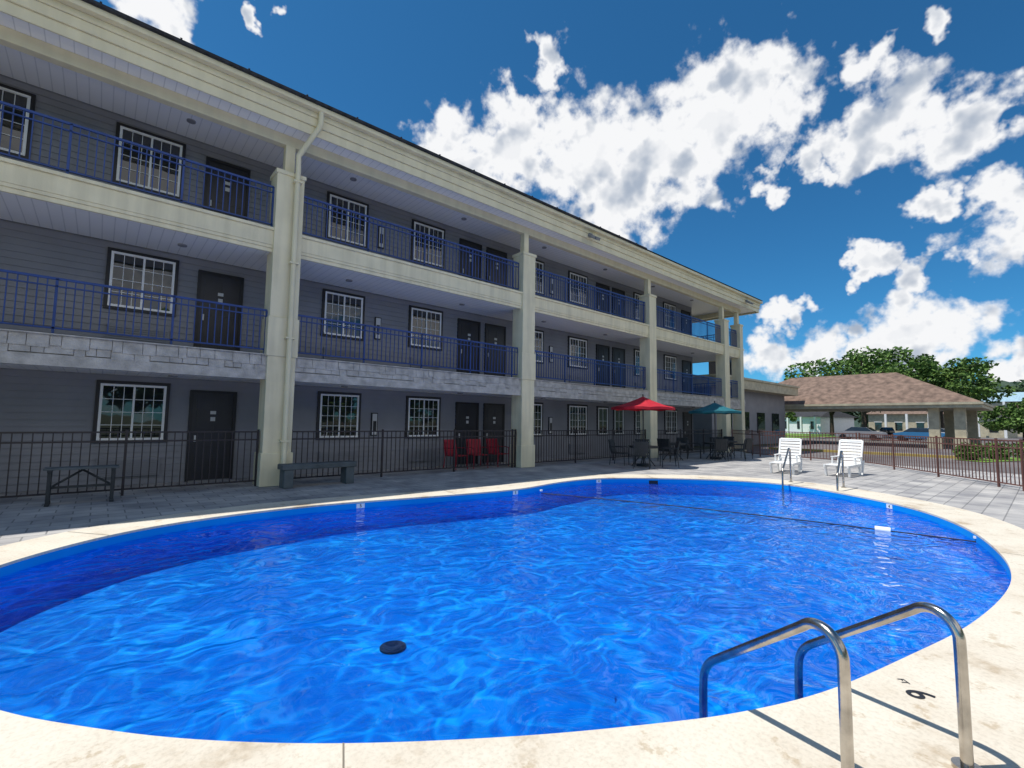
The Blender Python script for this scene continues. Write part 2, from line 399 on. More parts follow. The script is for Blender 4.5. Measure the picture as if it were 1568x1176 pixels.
mb = MB()
path = []
for k in range(41):
    t = k/40; x = 7.95+(9.9-7.95)*t+0.25*math.sin(t*3.3); y = 7.98+(0.8-7.98)*t
    path.append((x, y, -0.128))
mb.tube(path, 0.010, 6, 0)
k = int(.87*40); p = Vector(path[k]); q = Vector(path[k+1]); d = (q-p).normalized()
mb.tube([p-d*.10, p-d*.08, p+d*.08, p+d*.10], 0.055, 12, 1)
for q in (path[0], path[-1]):
    mb.tube([(q[0],q[1],-.08),(q[0],q[1],-.05)], .035, 12, 1)
mb.done('pool_rope', [M['roofdark'], M['plastic']], None, smooth=True)
def skimmer(i):
    p = PO[i]-nrm(i)*0.008; n = nrm(i); ang = math.atan2(n.y, n.x)-math.pi/2
    e = empty('pool_skimmer', (p.x, p.y, -0.12), ang)
    b = MB(); b.box(-.16,.16,-.006,.004,.05,.075); b.box(-.16,.16,-.006,.004,-.075,-.05); b.box(-.16,-.13,-.006,.004,-.05,.05); b.box(.13,.16,-.006,.004,-.05,.05); b.done('frame', [M['liner']], e)
    b = MB(); b.box(-.13,.13,-.002,.003,-.05,.05); b.done('mouth', [M['black']], e)
skimmer(nearest(12.0,7.45))

def ladder(name, base, toward, side, w, h_top, slope_z, L):
    e = empty(name)
    base = Vector(base); d = Vector(toward).normalized(); sd = Vector(side).normalized()*w
    mb = MB()
    prof = [(0,0), (0, h_top-0.12)]
    for k in range(1, 9):
        a = math.pi*k/8*0.78
        prof.append((0.11-0.11*math.cos(a), h_top-0.12+0.11*math.sin(a)))
    prof.append((L-0.13, slope_z+0.10))
    prof += [(L-0.07, slope_z+0.055), (L-0.02, slope_z-0.01), (L, slope_z-0.10), (L, -0.55)]
    for off in (Vector((0,0)), sd):
        sm = []
        for s, z in prof:
            q = base+off+d*s; sm.append(Vector((q.x, q.y, z)))
        for _ in range(2):
            nn = [sm[0]]
            for a, b in zip(sm[:-1], sm[1:]):
                nn += [a.lerp(b, .25), a.lerp(b, .75)]
            nn.append(sm[-1]); sm = nn
        mb.tube(sm, 0.0235, 16)
        q = base+off
        mb.tube([(q.x,q.y,0.001),(q.x,q.y,0.012),(q.x,q.y,0.02)], 0.055, 20)
    mb.done('rails', [M['steel']], e, smooth=True)
    return e
ladder('pool_ladder', (2.41,.62), (.35,.78), (.67,-.30), 0.72, 0.68, 0.13, 0.88)
ladder('pool_ladder', (14.35,4.75), (-1,-.1), (-.1,-1), 1.25, 0.92, 0.35, 0.85)

# ------------------------------------------------------------------ motel
motel = empty('motel_building')
FL = [0.0, 2.93, 5.86]
YW = 13.75; YC = 12.05; X0 = -9.0; XE = 26.2; XS = 28.6
PER = 7.78
mb = MB()
mb.box(X0, XE-0.01, YW+0.03, 24, 0, 8.6, 0)
mb.done('core', [M['siding']], motel)
mb = MB()
ex = 0.145
for fl, zt in ((0, 2.46), (2.98, 5.47), (5.98, 8.47)):
    z = fl
    while z < zt-0.01:
        z1 = min(z+ex, zt)
        mb.quad([(X0,YW,z),(XE,YW,z),(XE,YW+.018,z1),(X0,YW+.018,z1)])
        mb.quad([(X0,YW+.018,z),(XE,YW+.018,z),(XE,YW,z),(X0,YW,z)])
        mb.quad([(XE,YW,z),(XE,24,z),(XE-.018,24,z1),(XE-.018,YW,z1)])
        z = z1
mb.done('lap_siding', [M['siding']], motel)

mb = MB()
for zb, zt in ((2.43, 3.0), (5.44, 6.0)):
    mb.box(X0, XS-.02, 11.93, 16.0, zb+.04, zt-.05, 0)
mb.done('walkway_slabs', [M['concrete_grey']], motel)
mb = MB()
for zb in (2.43, 5.44):
    mb.quad([(X0,11.94,zb+.037),(X0,YW,zb+.037),(XS-.03,YW,zb+.037),(XS-.03,11.94,zb+.037)])
    mb.quad([(XE,YW,zb+.037),(XE,16,zb+.037),(XS-.03,16,zb+.037),(XS-.03,YW,zb+.037)])
mb.quad([(X0-1,11.4,8.46),(X0-1,YW,8.46),(29.8,YW,8.46),(29.8,11.4,8.46)])
mb.quad([(XE,YW,8.46),(XE,17,8.46),(29.8,17,8.46),(29.8,YW,8.46)])
mb.done('soffits', [M['soffit']], motel)
mb = MB()
def band(z0, z1, d):
    mb.box(X0, XS+d, 11.92-d, 11.928, z0, z1, 0)
    mb.box(XS-.012, XS+d, 11.93, 16+d, z0, z1, 0)
band(5.44, 5.53, .05); band(5.532, 5.60, .07); band(5.602, 5.95, .08); band(5.952, 6.02, .12)
mb.done('cream_balcony_band', [M['cream']], motel, bevel=0.006)
mb = MB()
mb.box(X0, XS+.02, 11.88, 11.928, 2.43, 2.99, 0)
mb.box(XS-.012, XS+.02, 11.93, 16, 2.43, 2.99, 0)
mb.box(X0, XS+.05, 11.83, 11.879, 2.43, 2.64, 0)
for row, (zt, h) in enumerate(((2.995, .19), (2.83, .17))):
    x = X0-random.random()*.2
    while x < XS+.02:
        w = random.uniform(.14, .40)
        zb = zt-h-random.choice((0, .0, .03, .045))
        y = 11.855
        mb.quad([(x+.005, y-.03, zb), (x+w-.005, y-.03, zb), (x+w-.005, y, zt), (x+.005, y, zt)])
        mb.quad([(x+.005, y, zb), (x+w-.005, y, zb), (x+w-.005, y-.03, zb), (x+.005, y-.03, zb)])
        x += w
mb.box(X0, XS+.03, 11.81, 11.93, 2.996, 3.02, 0)
mb.done('shake_balcony_band', [M['shake']], motel)

colx = [-4.6, 3.14, 11.05, 18.85, 26.35, 28.3]
mb = MB()
for k, cx in enumerate(colx):
    w = (0.28, .31, .29, .28, .28, .2)[k]
    mb.box(cx-w, cx+w, YC-.28, YC+.26, 0, 7.42)
    mb.box(cx-w-.035, cx+w+.035, YC-.315, YC+.295, 0, .75)
    mb.box(cx-w-.03, cx+w+.03, YC-.31, YC+.29, 2.98, 3.9) if k in (1,2) else None
    mb.box(cx-w-.03, cx+w+.03, YC-.31, YC+.29, 7.36, 7.46)
    mb.box(cx-.11, cx+.11, YC-.11, YC+.11, 7.46, 8.2)
mb.box(28.15, 28.55, 15.6, 16.0, 0, 8.2)
mb.done('columns', [M['cream']], motel, bevel=0.012)
mb = MB()
mb.box(X0-1, XS+.1, YC-.1, YC+.1, 8.2, 8.455)
mb.box(XS-.1, XS+.1, YC+.1, 16.1, 8.2, 8.455)
mb.done('roof_beam', [M['creamtrim']], motel, bevel=0.008)

mb = MB()
mb.box(X0-1, 30.0, 11.40, 11.44, 8.38, 8.60, 0)
mb.box(X0-1, 30.02, 11.36, 11.44, 8.602, 8.80, 0)
mb.box(X0-1, 30.04, 11.33, 11.44, 8.802, 8.93, 0)
mb.box(29.96, 30.05, 11.442, 18.0, 8.38, 8.93, 0)
mb.box(X0-1, 30.08, 11.19, 11.44, 8.932, 9.05, 0)
mb.done('fascia_gutter', [M['creamtrim']], motel, bevel=0.01)
mb = MB()
mb.quad([(X0-1,11.15,9.08),(30.1,11.15,9.08),(30.1,18,11.0),(X0-1,18,11.0)])
mb.quad([(X0-1,24.6,9.08),(X0-1,18,11.0),(30.1,18,11.0),(30.1,24.6,9.08)])
mb.box(X0-1, 17.4, 11.12, 11.3, 9.052, 9.11)
mb.quad([(30.05,11.3,9.05),(30.05,24.5,9.05),(30.05,18,10.98)])
x = X0
while x < 17.4:
    mb.box(x, x+.035, 11.11, 11.3, 9.111, 9.135); x += 1.22
mb.done('roof', [M['roofdark']], motel)

b = MB()
cx = 3.18
pts = [(cx+.42,11.26,8.94),(cx+.42,11.26,8.66),(cx+.40,11.30,8.56),(cx+.14,11.66,8.02),(cx+.08,11.70,7.9),(cx+.08,11.68,7.5),(cx+.08,11.66,3.1),(cx+.08,11.66,.25),(cx+.11,11.58,.12)]
b.tube(pts, .062, 12)
for z in (1.0,3.4,5.2,7.2): b.box(cx-.02,cx+.18,11.595,11.74,z,z+.04)
b.done('downspout', [M['creamtrim']], motel, smooth=True)

mb = MB()
def railing(ax, ay, bx, by, z0):
    a = Vector((ax, ay)); b = Vector((bx, by)); L = (b-a).length; d = (b-a)/L; n = Vector((-d.y, d.x))
    c = (a+b)/2
    for z, t in ((z0+1.04, .022), (z0+.12, .016), (z0+.9,.012)):
        mb.obox((c.x,c.y,z), (d.x*L/2, d.y*L/2, 0), (n.x*.02, n.y*.02, 0), (0,0,t))
    k = max(1, int(L/.125))
    for i in range(k+1):
        q = a+d*(L*i/k); r = .020 if i % 14 == 0 else .0095
        zb = z0 if i % 14 == 0 else z0+.12
        mb.obox((q.x,q.y,(zb+z0+1.04)/2), (d.x*r, d.y*r, 0), (n.x*r, n.y*r, 0), (0,0,(z0+1.04-zb)/2))
for z in (3.02, 6.02):
    for a, b in zip(colx[:-1], colx[1:]):
        railing(a+.33, 11.98, b-.33 if b < 28 else b-.22, 11.98, z)
    railing(X0, 11.98, colx[0]-.29, 11.98, z)
    railing(28.35, 12.33, 28.35, 15.6, z)
mb.done('balcony_railings', [M['rail']], motel)

wf = MB(); gl = MB(); bk = MB(); dr = MB(); pl = MB(); ac = MB()
def window(x0, x1, z0, z1, cols=6, rows=4):
    y = YW-.005
    t = .07
    bk.box(x0, x1, y-.035, YW+.02, z1-t, z1); bk.box(x0, x1, y-.04, YW+.02, z0, z0+t*.8)
    bk.box(x0, x0+t, y-.03, YW+.02, z0+t*.8, z1-t); bk.box(x1-t, x1, y-.03, YW+.02, z0+t*.8, z1-t)
    a, b, c, d = x0+t, x1-t, z0+t*.8, z1-t
    f = .05
    wf.box(a, b, y-.045, YW+.02, d-f, d-.001); wf.box(a, b, y-.055, YW+.02, c+.001, c+f)
    wf.box(a+.001, a+f, y-.04, YW+.02, c+f, d-f); wf.box(b-f, b-.001, y-.04, YW+.02, c+f, d-f)
    m = (a+b)/2
    if cols > 2: wf.box(m-.02, m+.02, y-.042, YW+.02, c+f, d-f)
    for (p, q) in ((a+f, m), (m, b-f)):
        t1 = random.uniform(-.006,.006); t2 = random.uniform(-.006,.006)
        gl.quad([(p,y-.012+t1,c+f),(q,y-.012-t1,c+f),(q,y-.012-t1+t2,d-f),(p,y-.012+t1+t2,d-f)])
    for i in range(1, cols):
        if cols > 2 and i == cols//2: continue
        xx = a+f+(b-a-2*f)*i/cols; wf.box(xx-.006, xx+.006, y-.03, y-.004, c+f, d-f)
    for j in range(1, rows):
        zz = c+f+(d-c-2*f)*j/rows; wf.box(a+f, b-f, y-.032, y-.005, zz-.006, zz+.006)
def door(x0, x1, z0):
    y = YW-.005
    z1 = z0+2.2
    bk.box(x0, x0+.07, y-.035, YW+.02, z0, z1); bk.box(x1-.07, x1, y-.035, YW+.02, z0, z1); bk.box(x0+.07, x1-.07, y-.035, YW+.02, z1-.07, z1)
    dr.box(x0+.07, x1-.07, y-.01, YW+.02, z0+.02, z1-.07)
    for (p, q) in ((x0+.16, (x0+x1)/2-.03), ((x0+x1)/2+.03, x1-.16)):
        dr.box(p, q, y-.018, y-.009, z0+1.1, z1-.2); dr.box(p, q, y-.018, y-.009, z0+.2, z0+.95)
    cx = (x0+x1)/2
    pl.box(cx-.06, cx+.06, y-.024, y-.0185, z0+1.62, z0+1.70); pl.box(cx-.05, cx+.05, y-.024, y-.0185, z0+1.45, z0+1.55)
    pl.box(x0+.13, x0+.17, y-.05, y-.008, z0+.95, z0+1.1)
for fi, z in enumerate(FL):
    zz = z+(.06 if fi else 0)
    for k in range(-2, 4):
        xo = k*PER
        for wi, (a, b) in enumerate(((4.67,5.95),(7.48,8.78))):
            if k == -1: a += ((-.12,.22)[wi] if fi < 2 else (.42,.19)[wi]); b += ((-.12,.24)[wi] if fi < 2 else (.42,.21)[wi])
            if a+xo > X0+.3 and b+xo < XE-.2:
                window(a+xo, b+xo, zz+.95-(.05 if fi==2 else 0), zz+2.33)
                ac.box(a+xo+.1, b+xo-.1, YW-.06, YW+.01, zz+.2, zz+.62)
                for j in range(7): ac.box(a+xo+.13, b+xo-.13, YW-.075, YW-.061, zz+.24+j*.05, zz+.262+j*.05)
        for j, (a, b) in enumerate(((9.42,10.42),(10.66,11.66))):
            if k == -1 and j == 1: continue
            if fi == 0 and k == 1:
                window(a+xo+.05, b+xo-.1, .95, 2.3, 2, 2)
            elif a+xo > X0+.3 and b+xo < XE+.1: door(a+xo, b+xo, zz)
        if k >= 0 and 6.4+xo < XE:
            bk.box(6.30+xo, 6.50+xo, YW-.04, YW+.01, zz+1.05, zz+1.75); pl.box(6.325+xo, 6.475+xo, YW-.05, YW-.041, zz+1.08, zz+1.72)
            bk.box(6.35+xo, 6.45+xo, YW-.06, YW-.051, zz+1.2, zz+1.5)
wf.done('window_frames', [M['white']], motel); gl.done('window_glass', [M['glass']], motel); bk.done('black_trim', [M['black']], motel)
dr.done('doors', [M['door']], motel); pl.done('door_plates', [M['plate']], motel); ac.done('ac_grilles', [M['siding']], motel)
mb = MB()
for zc in (2.466, 5.476, 8.46):
    for k in range(-1, 7):
        x = 1.2+k*3.9
        mb.tube([(x,12.9,zc-.03),(x,12.9,zc-.001)], .09, 16)
mb.done('ceiling_lights', [M['metalgrey']], motel, smooth=True)
for fx in (13.8, 28.0):
    b = MB()
    b.box(fx-.08, fx+.08, 11.25, 11.33, 8.66, 8.8)
    for s in (-.16, .16):
        b.obox((fx+s,11.12,8.6), (.11,0,0), (0,.08,.04), (0,-.02,.05))
    b.done('floodlight', [M['metalgrey']], motel, bevel=.01)

# ------------------------------------------------------------------ fences
def fence(name, pts, m, h=1.25):
    b = MB()
    for (ax, ay), (bx, by) in zip(pts[:-1], pts[1:]):
        a = Vector((ax, ay)); c = Vector((bx, by)); L = (c-a).length; d = (c-a)/L; n = Vector((-d.y, d.x)); mid = (a+c)/2
        for z in (h-.02, h-.2, .12):
            b.obox((mid.x, mid.y, z), (d.x*L/2, d.y*L/2, 0), (n.x*.016, n.y*.016, 0), (0,0,.016))
        k = max(1, int(round(L/.13)))
        for i in range(k+1):
            q = a+d*(L*i/k); post = (i % 18 == 0) or i == k
            r = .022 if post else .009
            zt = h+.03 if post else h-.02; zb = 0 if post else .12
            b.obox((q.x, q.y, (zb+zt)/2), (d.x*r, d.y*r, 0), (n.x*r, n.y*r, 0), (0,0,(zt-zb)/2))
    return b.done(name, [m])
for a, b in zip(colx[:-2], colx[1:-1]):
    fence('metal_fence', [(a+.36, 12.0), (b-.36, 12.0)], M['fence'])
fence('metal_fence', [(X0, 12.0), (colx[0]-.36, 12.0)], M['fence'])
fence('metal_fence', [(26.6,11.7),(24.4,9.4),(23.6,5.3)], M['fenceb'])
fence('metal_fence', [(23.6,5.2),(17.4,.5),(11.5,-4.2)], M['fenceb'])

# ------------------------------------------------------------------ furniture
e = empty('patio_bench', (-.15, 11.45, 0))
b = MB()
for y in (-.12, 0, .12): b.box(-.5,.5,y-.05,y+.05,.60,.635)
b.done('seat', [M['benchtop']], e, bevel=.005)
b = MB()
for x in (-.42,.42):
    b.box(x-.03,x+.03,-.17,.17,.565,.598); b.box(x-.025,x+.025,-.14,-.09,.04,.565); b.box(x-.025,x+.025,.09,.14,.04,.565); b.box(x-.03,x+.03,-.2,.2,.0,.04); b.box(x-.02,x+.02,-.088,.088,.26,.30)
b.box(-.394,.394,-.02,.02,.27,.31)
b.tube([(-.38,0,.31),(0,0,.58)], .018, 8); b.tube([(.38,0,.31),(0,0,.58)], .018, 8)
b.done('frame', [M['bench']], e)
e = empty('storage_bench', (3.95, 11.35, 0), math.radians(1))
b = MB(); b.box(-.85,.85,-.19,.19,.40,.52); b.done('seat', [M['benchtop']], e, bevel=.015)
b = MB(); b.box(-.8,-.6,-.17,.17,0,.398); b.box(.6,.8,-.17,.17,0,.398); b.done('legs', [M['benchtop']], e, bevel=.01)

def patio_chair(loc, rot, m, name='patio_chair'):
    e = empty(name, loc, rot)
    b = MB()
    for i in range(7): b.box(-.25+i*.072,-.25+i*.072+.06,-.24,.24,.43,.445)
    for i in range(7):
        y = -.23+i*.0665
        b.obox((-.29,y+.03,.68), (.035,0,-.0), (0,.028,0), (-.05,0,.23))
    b.obox((-.325,0,.90), (.02,0,0), (0,.26,0), (-.005,0,.03))
    b.done('sling', [m], e)
    b = MB()
    for y in (-.26,.26):
        b.tube([(.26,y,0),(.25,y,.43),(.24,y,.64),(.1,y,.67),(-.28,y,.66)], .014, 8)
        b.tube([(-.30,y,0),(-.24,y,.43),(-.34,y,.93)], .014, 8)
        b.tube([(.25,y,.43),(-.25,y,.43)], .014, 8)
    b.tube([(.25,-.26,.43),(.25,.26,.43)], .014, 8); b.tube([(-.25,-.26,.43),(-.25,.26,.43)], .014, 8)
    b.done('frame', [m if m is M['redchair'] else M['bench']], e, smooth=True)
for x, r in ((8.7, -1.4), (9.55, -1.75), (10.45, -1.5)):
    patio_chair((x, 12.6, 0), r, M['redchair'])

def umbrella(loc, m):
    e = empty('patio_umbrella', loc)
    b = MB(); n = 8; R_ = 1.15; segs = 5
    pts = {}
    for j in range(segs+1):
        for i in range(n*4):
            a = 2*math.pi*i/(n*4); t = j/segs
            s = abs(math.sin(a*n/2))
            z = 2.52-.42*t-.03*math.sin(t*math.pi)-0.035*s*math.sin(t*math.pi)+.03*s*t
            pts[(i, j)] = (math.cos(a)*R_*t*(1-.06*s*t), math.sin(a)*R_*t*(1-.06*s*t), z)
    for j in range(segs):
        for i in range(n*4):
            i2 = (i+1) % (n*4)
            b.quad([pts[(i,j)], pts[(i,j+1)], pts[(i2,j+1)], pts[(i2,j)]])
    for i in range(n*4):
        i2 = (i+1) % (n*4); p = pts[(i,segs)]; q = pts[(i2,segs)]
        b.quad([p, (p[0],p[1],p[2]-.09), (q[0],q[1],q[2]-.09), q])
    b.done('canopy', [m], e)
    b = MB(); b.tube([(0,0,.05),(0,0,2.6)], .022, 10); b.tube([(0,0,0),(0,0,.05),(0,0,.09)], .25, 20)
    for i in range(8):
        a = 2*math.pi*i/8; b.tube([(0,0,2.44),(math.cos(a)*1.1,math.sin(a)*1.1,2.08)], .008, 5)
    b.done('pole_and_base', [M['bench']], e, smooth=True)
def table(loc):
    e = empty('patio_table', loc)
    b = MB(); b.tube([(0,0,.70),(0,0,.715),(0,0,.73)], .52, 32); b.tube([(0,0,.66),(0,0,.70)], .50, 32)
    for i in range(4):
        a = math.pi/4+i*math.pi/2
        b.tube([(math.cos(a)*.1,math.sin(a)*.1,.66),(math.cos(a)*.14,math.sin(a)*.14,.35),(math.cos(a)*.42,math.sin(a)*.42,0)], .018, 8)
    b.done('top_and_legs', [M['bench']], e, smooth=True)
for (x, y, m) in ((14.9, 9.75, M['red']), (20.8, 9.9, M['teal'])):
    umbrella((x, y, 0), m); table((x, y, 0))
    for k in range(4):
        a = .5+k*math.pi/2+random.uniform(-.2,.2)
        patio_chair((x+math.cos(a)*.88, y+math.sin(a)*.88, 0), a+math.pi, M['bench'])
table((18.4, 10.6, 0)); table((23.4, 10.6, 0))
for (x, y, r) in ((17.6,10.4,.1),(19.2,10.8,3.1),(22.6,10.4,.2),(24.1,10.9,3.2),(22.2,9.3,1.4)): patio_chair((x,y,0), r, M['bench'])

def lounge(loc, rot):
    e = empty('lounge_chair', loc, rot)
    b = MB()
    for y in (-.31,.31):
        b.box(-.1,1.15,y-.025,y+.025,.27,.35)
        b.obox((-.30,y,.68), (.03,0,.0), (0,.025,0), (-.16,0,.40))
        for x in (.0,1.0): b.obox((x,y,.135), (.045,0,0), (0,.028,0), (.02,0,.135))
        b.obox((-.35,y,.22),(.04,0,0),(0,.025,0),(-.1,0,.22))
        b.box(-.28,.42,y-.035,y+.035,.545,.575)
        b.box(.36,.41,y-.02,y+.02,.35,.545)
    for i in range(12):
        x = -.08+i*.102
        b.box(x,x+.075,-.285,.285,.325,.345)
    for i in range(8):
        t = i/7; x = -.17-.27*t; z = .38+.66*t
        b.obox((x,0,z), (.012,0,.0), (0,.285,0), (-.014,0,.035))
    b.obox((-.455,0,1.08), (.02,0,0), (0,.30,0), (-.008,0,.025))
    b.done('slatted_body', [M['plastic']], e, bevel=.006)
lounge((17.5,5.85,0), math.radians(188)); lounge((18.2,4.35,0), math.radians(178))

# ------------------------------------------------------------------ porte-cochere + office
pc = empty('entrance_canopy')
x0,x1,y0,y1 = 45.5,55,3.0,21.5
mb = MB()
ze = 3.35; zr = 6.1; ry0 = 8.3; ry1 = 16.3; rx = 50.2
A=(x0,y0,ze);B=(x1,y0,ze);C=(x1,y1,ze);D=(x0,y1,ze);E=(rx,ry0,zr);F_=(rx,ry1,zr)
mb.quad([A,D,F_,E]); mb.quad([B,A,E]); mb.quad([C,B,E,F_]); mb.quad([D,C,F_])
mb.done('shingle_roof', [M['brownroof']], pc)
mb = MB()
mb.box(x0,x1,y0,y1,2.95,ze-.004)
mb.box(x0-.08,x1+.08,y0-.08,y1+.08,3.18,3.345)
mb.done('fascia', [M['tan']], pc)
mb = MB()
for cx in (46.3,54.2):
    for cy in (4.2,5.6,20.5):
        mb.box(cx-.3,cx+.3,cy-.3,cy+.3,0,2.945); mb.box(cx-.4,cx+.4,cy-.4,cy+.4,0,.8)
mb.done('posts', [M['tan']], pc)

of = empty('office_building')
mb = MB(); mb.box(31.5,45,15.2,26,0,4.1); mb.done('walls', [M['siding']], of)
mb = MB(); mb.box(30.9,45.6,14.3,26.5,4.1,4.75); mb.box(30.8,45.7,14.2,26.6,4.75,4.9); mb.done('fascia', [M['tan']], of)
mb = MB(); mb.box(33.6,35.4,14.9,16.4,4.9,6.2); mb.box(33.8,35.2,14.84,14.9,5.1,6.0); mb.done('rooftop_unit', [M['black']], of, bevel=.04)
mb = MB()
for x in (33,36,39,42): mb.box(x,x+1.4,15.12,15.19,.9,2.5)
mb.done('windows', [M['glass']], of)

def simple_house(name, cx, cy, rot, w, d, h, rh, mw, mr, nwin=5):
    e = empty(name, (cx, cy, 0), rot)
    b = MB(); b.box(-w/2,w/2,-d/2,d/2,0,h); b.done('walls', [mw], e)
    b = MB(); o = .5
    b.quad([(-w/2-o,-d/2-o,h),(w/2+o,-d/2-o,h),(w/2-1,0,h+rh),(-w/2+1,0,h+rh)]); b.quad([(w/2+o,d/2+o,h),(-w/2-o,d/2+o,h),(-w/2+1,0,h+rh),(w/2-1,0,h+rh)])
    b.quad([(w/2+o,-d/2-o,h),(w/2+o,d/2+o,h),(w/2-1,0,h+rh)]); b.quad([(-w/2-o,d/2+o,h),(-w/2-o,-d/2-o,h),(-w/2+1,0,h+rh)])
    b.done('roof', [mr], e)
    b = MB(); g = MB()
    for i in range(nwin):
        x = -w/2+w*(i+.5)/nwin
        g.box(x-.5,x+.5,-d/2-.05,-d/2-.01,.9,2.3); b.box(x-.6,x+.6,-d/2-.08,-d/2-.052,2.3,2.42)
        b.box(x+w/nwin/2-.15,x+w/nwin/2+.15,-d/2-1.5,-d/2-1.2,0,h)
    g.done('windows', [M['glass']], e); b.done('trim_columns', [M['white']], e)
M['paleroof'] = mat('pale_blue_roof', (0.35,0.5,0.58), 0.5)
simple_house('white_house', 104, 33, math.radians(-110), 16, 9, 3.1, 1.6, M['white'], M['roofdark'], 6)
simple_house('tan_storefront', 112, 13, math.radians(-95), 18, 9, 3.8, 1.4, M['tan'], M['brownroof'], 6)
simple_house('pale_roof_store', 135, 5, math.radians(-95), 16, 10, 6.6, 2.0, M['tan'], M['paleroof'], 4)

sheet('lawn', [(62,20),(98,18),(98,60),(60,60)], None, 0.05, M['grass'])
sheet('planting_strip', [(30,2.0),(41,-1.5),(42,-.5),(31,3.2)], None, 0.02, M['grass'])
mb = MB()
for k in range(9):
    x = 27+k*2.6; mb.quad([(x,-6,-.006),(x+.1,-6,-.006),(x+.1,0.5,-.006),(x,0.5,-.006)])
for k in range(8):
    x = 60+k*2.8; mb.quad([(x,6,-.006),(x+.14,6,-.006),(x+.14,12,-.006),(x,12,-.006)])
mb.done('parking_lines', [M['paint']])
mb = MB(); mb.box(57,57.3,-8,19,-.02,.13); mb.box(57.3,99,17.7,18,-.02,.13); mb.done('kerb', [M['kerb']])
mb = MB(); mb.box(32.5,32.8,3,12,-.02,.12); mb.done('kerb', [M['yellow']])

def car(loc, rot, color):
    m = mat('car_paint', color, .25, var=.02)
    e = empty('parked_car', loc, rot)
    prof = [(-2.2,.35),(-2.25,.7),(-2.1,.92),(-1.35,1.0),(-.75,1.42),(.55,1.45),(1.25,1.0),(2.05,.85),(2.2,.6),(2.2,.35)]
    b = MB()
    n = len(prof)
    def yy(z, s): return s*(.87 if z < 1.02 else .66)
    for i in range(n):
        a = prof[i]; c = prof[(i+1) % n]
        b.quad([(a[0],yy(a[1],-1),a[1]),(c[0],yy(c[1],-1),c[1]),(c[0],yy(c[1],1),c[1]),(a[0],yy(a[1],1),a[1])])
    for s in (-1,1):
        b.quad([(p[0],yy(p[1],s),p[1]) for p in prof if p[1] <= 1.0])
        b.quad([(-1.35,.87*s,1.0),(-.75,.66*s,1.42),(.55,.66*s,1.45),(1.25,.87*s,1.0)], 1)
    b.done('body', [m, M['glass']], e, bevel=.04)
    b = MB()
    for x in (-1.4,1.4):
        for y in (-.8,.8): b.tube([(x,y-.1,.33),(x,y+.1,.33)], .33, 18)
    b.done('wheels', [M['black']], e)
    b = MB(); b.obox((-1.07,0,1.225),(.25,0,.175),(0,.6,0),(-.02,0,.02)); b.obox((.92,0,1.24),(.28,0,-.18),(0,.6,0),(.02,0,.02)); b.done('windscreens', [M['glass']], e)
car((66,9.2,0), 1.5, (.05,.2,.4)); car((72,8.8,0), 1.55, (.7,.7,.7)); car((88,16,0), 0.2, (.02,.02,.02)); car((64,14,0), 1.5, (.3,.3,.32))

# ------------------------------------------------------------------ trees
def leaves(b, c, rad, n, size, mi=0):
    for _ in range(n):
        while True:
            p = Vector((random.uniform(-1,1), random.uniform(-1,1), random.uniform(-1,1)))
            if p.length < 1: break
        p = p.normalized()*(p.length**.5)
        q = Vector(c)+Vector((p.x*rad[0], p.y*rad[1], p.z*rad[2]))
        s = size*random.uniform(.6,1.3)
        a = Vector((random.gauss(0,1),random.gauss(0,1),random.gauss(0,.6))).normalized()
        t = a.cross(Vector((random.gauss(0,1),random.gauss(0,1),random.gauss(0,1)))).normalized()
        b.quad([q-a*s-t*s*.1, q-t*s*.6, q+a*s, q+t*s*.6], mi)
def tree(name, x, y, h, r, clumps=34, per=150, size=.22, trunk=.25, z=0, zc=.62):
    b = MB()
    b.tube([(0,0,z),(.1,0,z+h*.25),(0,.1,z+h*.55)], trunk, 8, 1, trunk*.5)
    for k in range(clumps):
        a = random.uniform(0,2*math.pi); rr = r*math.sqrt(random.random())*.9
        zz = h*zc+random.uniform(-.8,1)*h*.32*math.sqrt(max(0.05,1-(rr/r)**2))
        c = (rr*math.cos(a), rr*math.sin(a), z+zz)
        if k % 3 == 0: b.tube([(0,.05,z+h*random.uniform(.25,.5)), Vector(c)*.6+Vector((0,0,z+zz))*.4, c], trunk*.3, 5, 1, .03)
        cs = r*random.uniform(.12,.25)
        leaves(b, c, (cs,cs,cs*.6), per, size)
    return b.done(name, [M['leaf'], M['bark']], loc=(x,y,0))
tree('oak_tree', 80, 17, 12.4, 9, 95, 120, .26, .4)
tree('oak_tree', 84, 9.5, 11.4, 7, 70, 110, .26, .35)
tree('oak_tree', 92, 24, 11.0, 7, 50, 110, .28, .35)
tree('oak_tree', 66, 1.6, 4.8, 3.4, 50, 140, .14, .2, zc=.5)
tree('oak_tree', 75, -1.5, 6.4, 4.4, 50, 140, .2, .2, zc=.5)
tree('crepe_myrtle_tree', 70, 24, 5, 2.0, 24, 100, .16, .15)
def shrub(x, y, r, h):
    b = MB()
    for k in range(12):
        a = random.uniform(0,6.28); rr = r*random.random()*.6
        leaves(b, (rr*math.cos(a), rr*math.sin(a), h*random.uniform(.35,.6)), (r*.5,r*.5,h*.4), 110, .07)
    b.tube([(0,0,0),(0,0,h*.5)], .04, 6, 1)
    b.done('shrub', [M['leaf'], M['bark']], loc=(x,y,0))
for (x, y) in ((31.5,2.4),(33.5,1.7),(36,.9),(38.5,.1)): shrub(x, y, .8, .9)

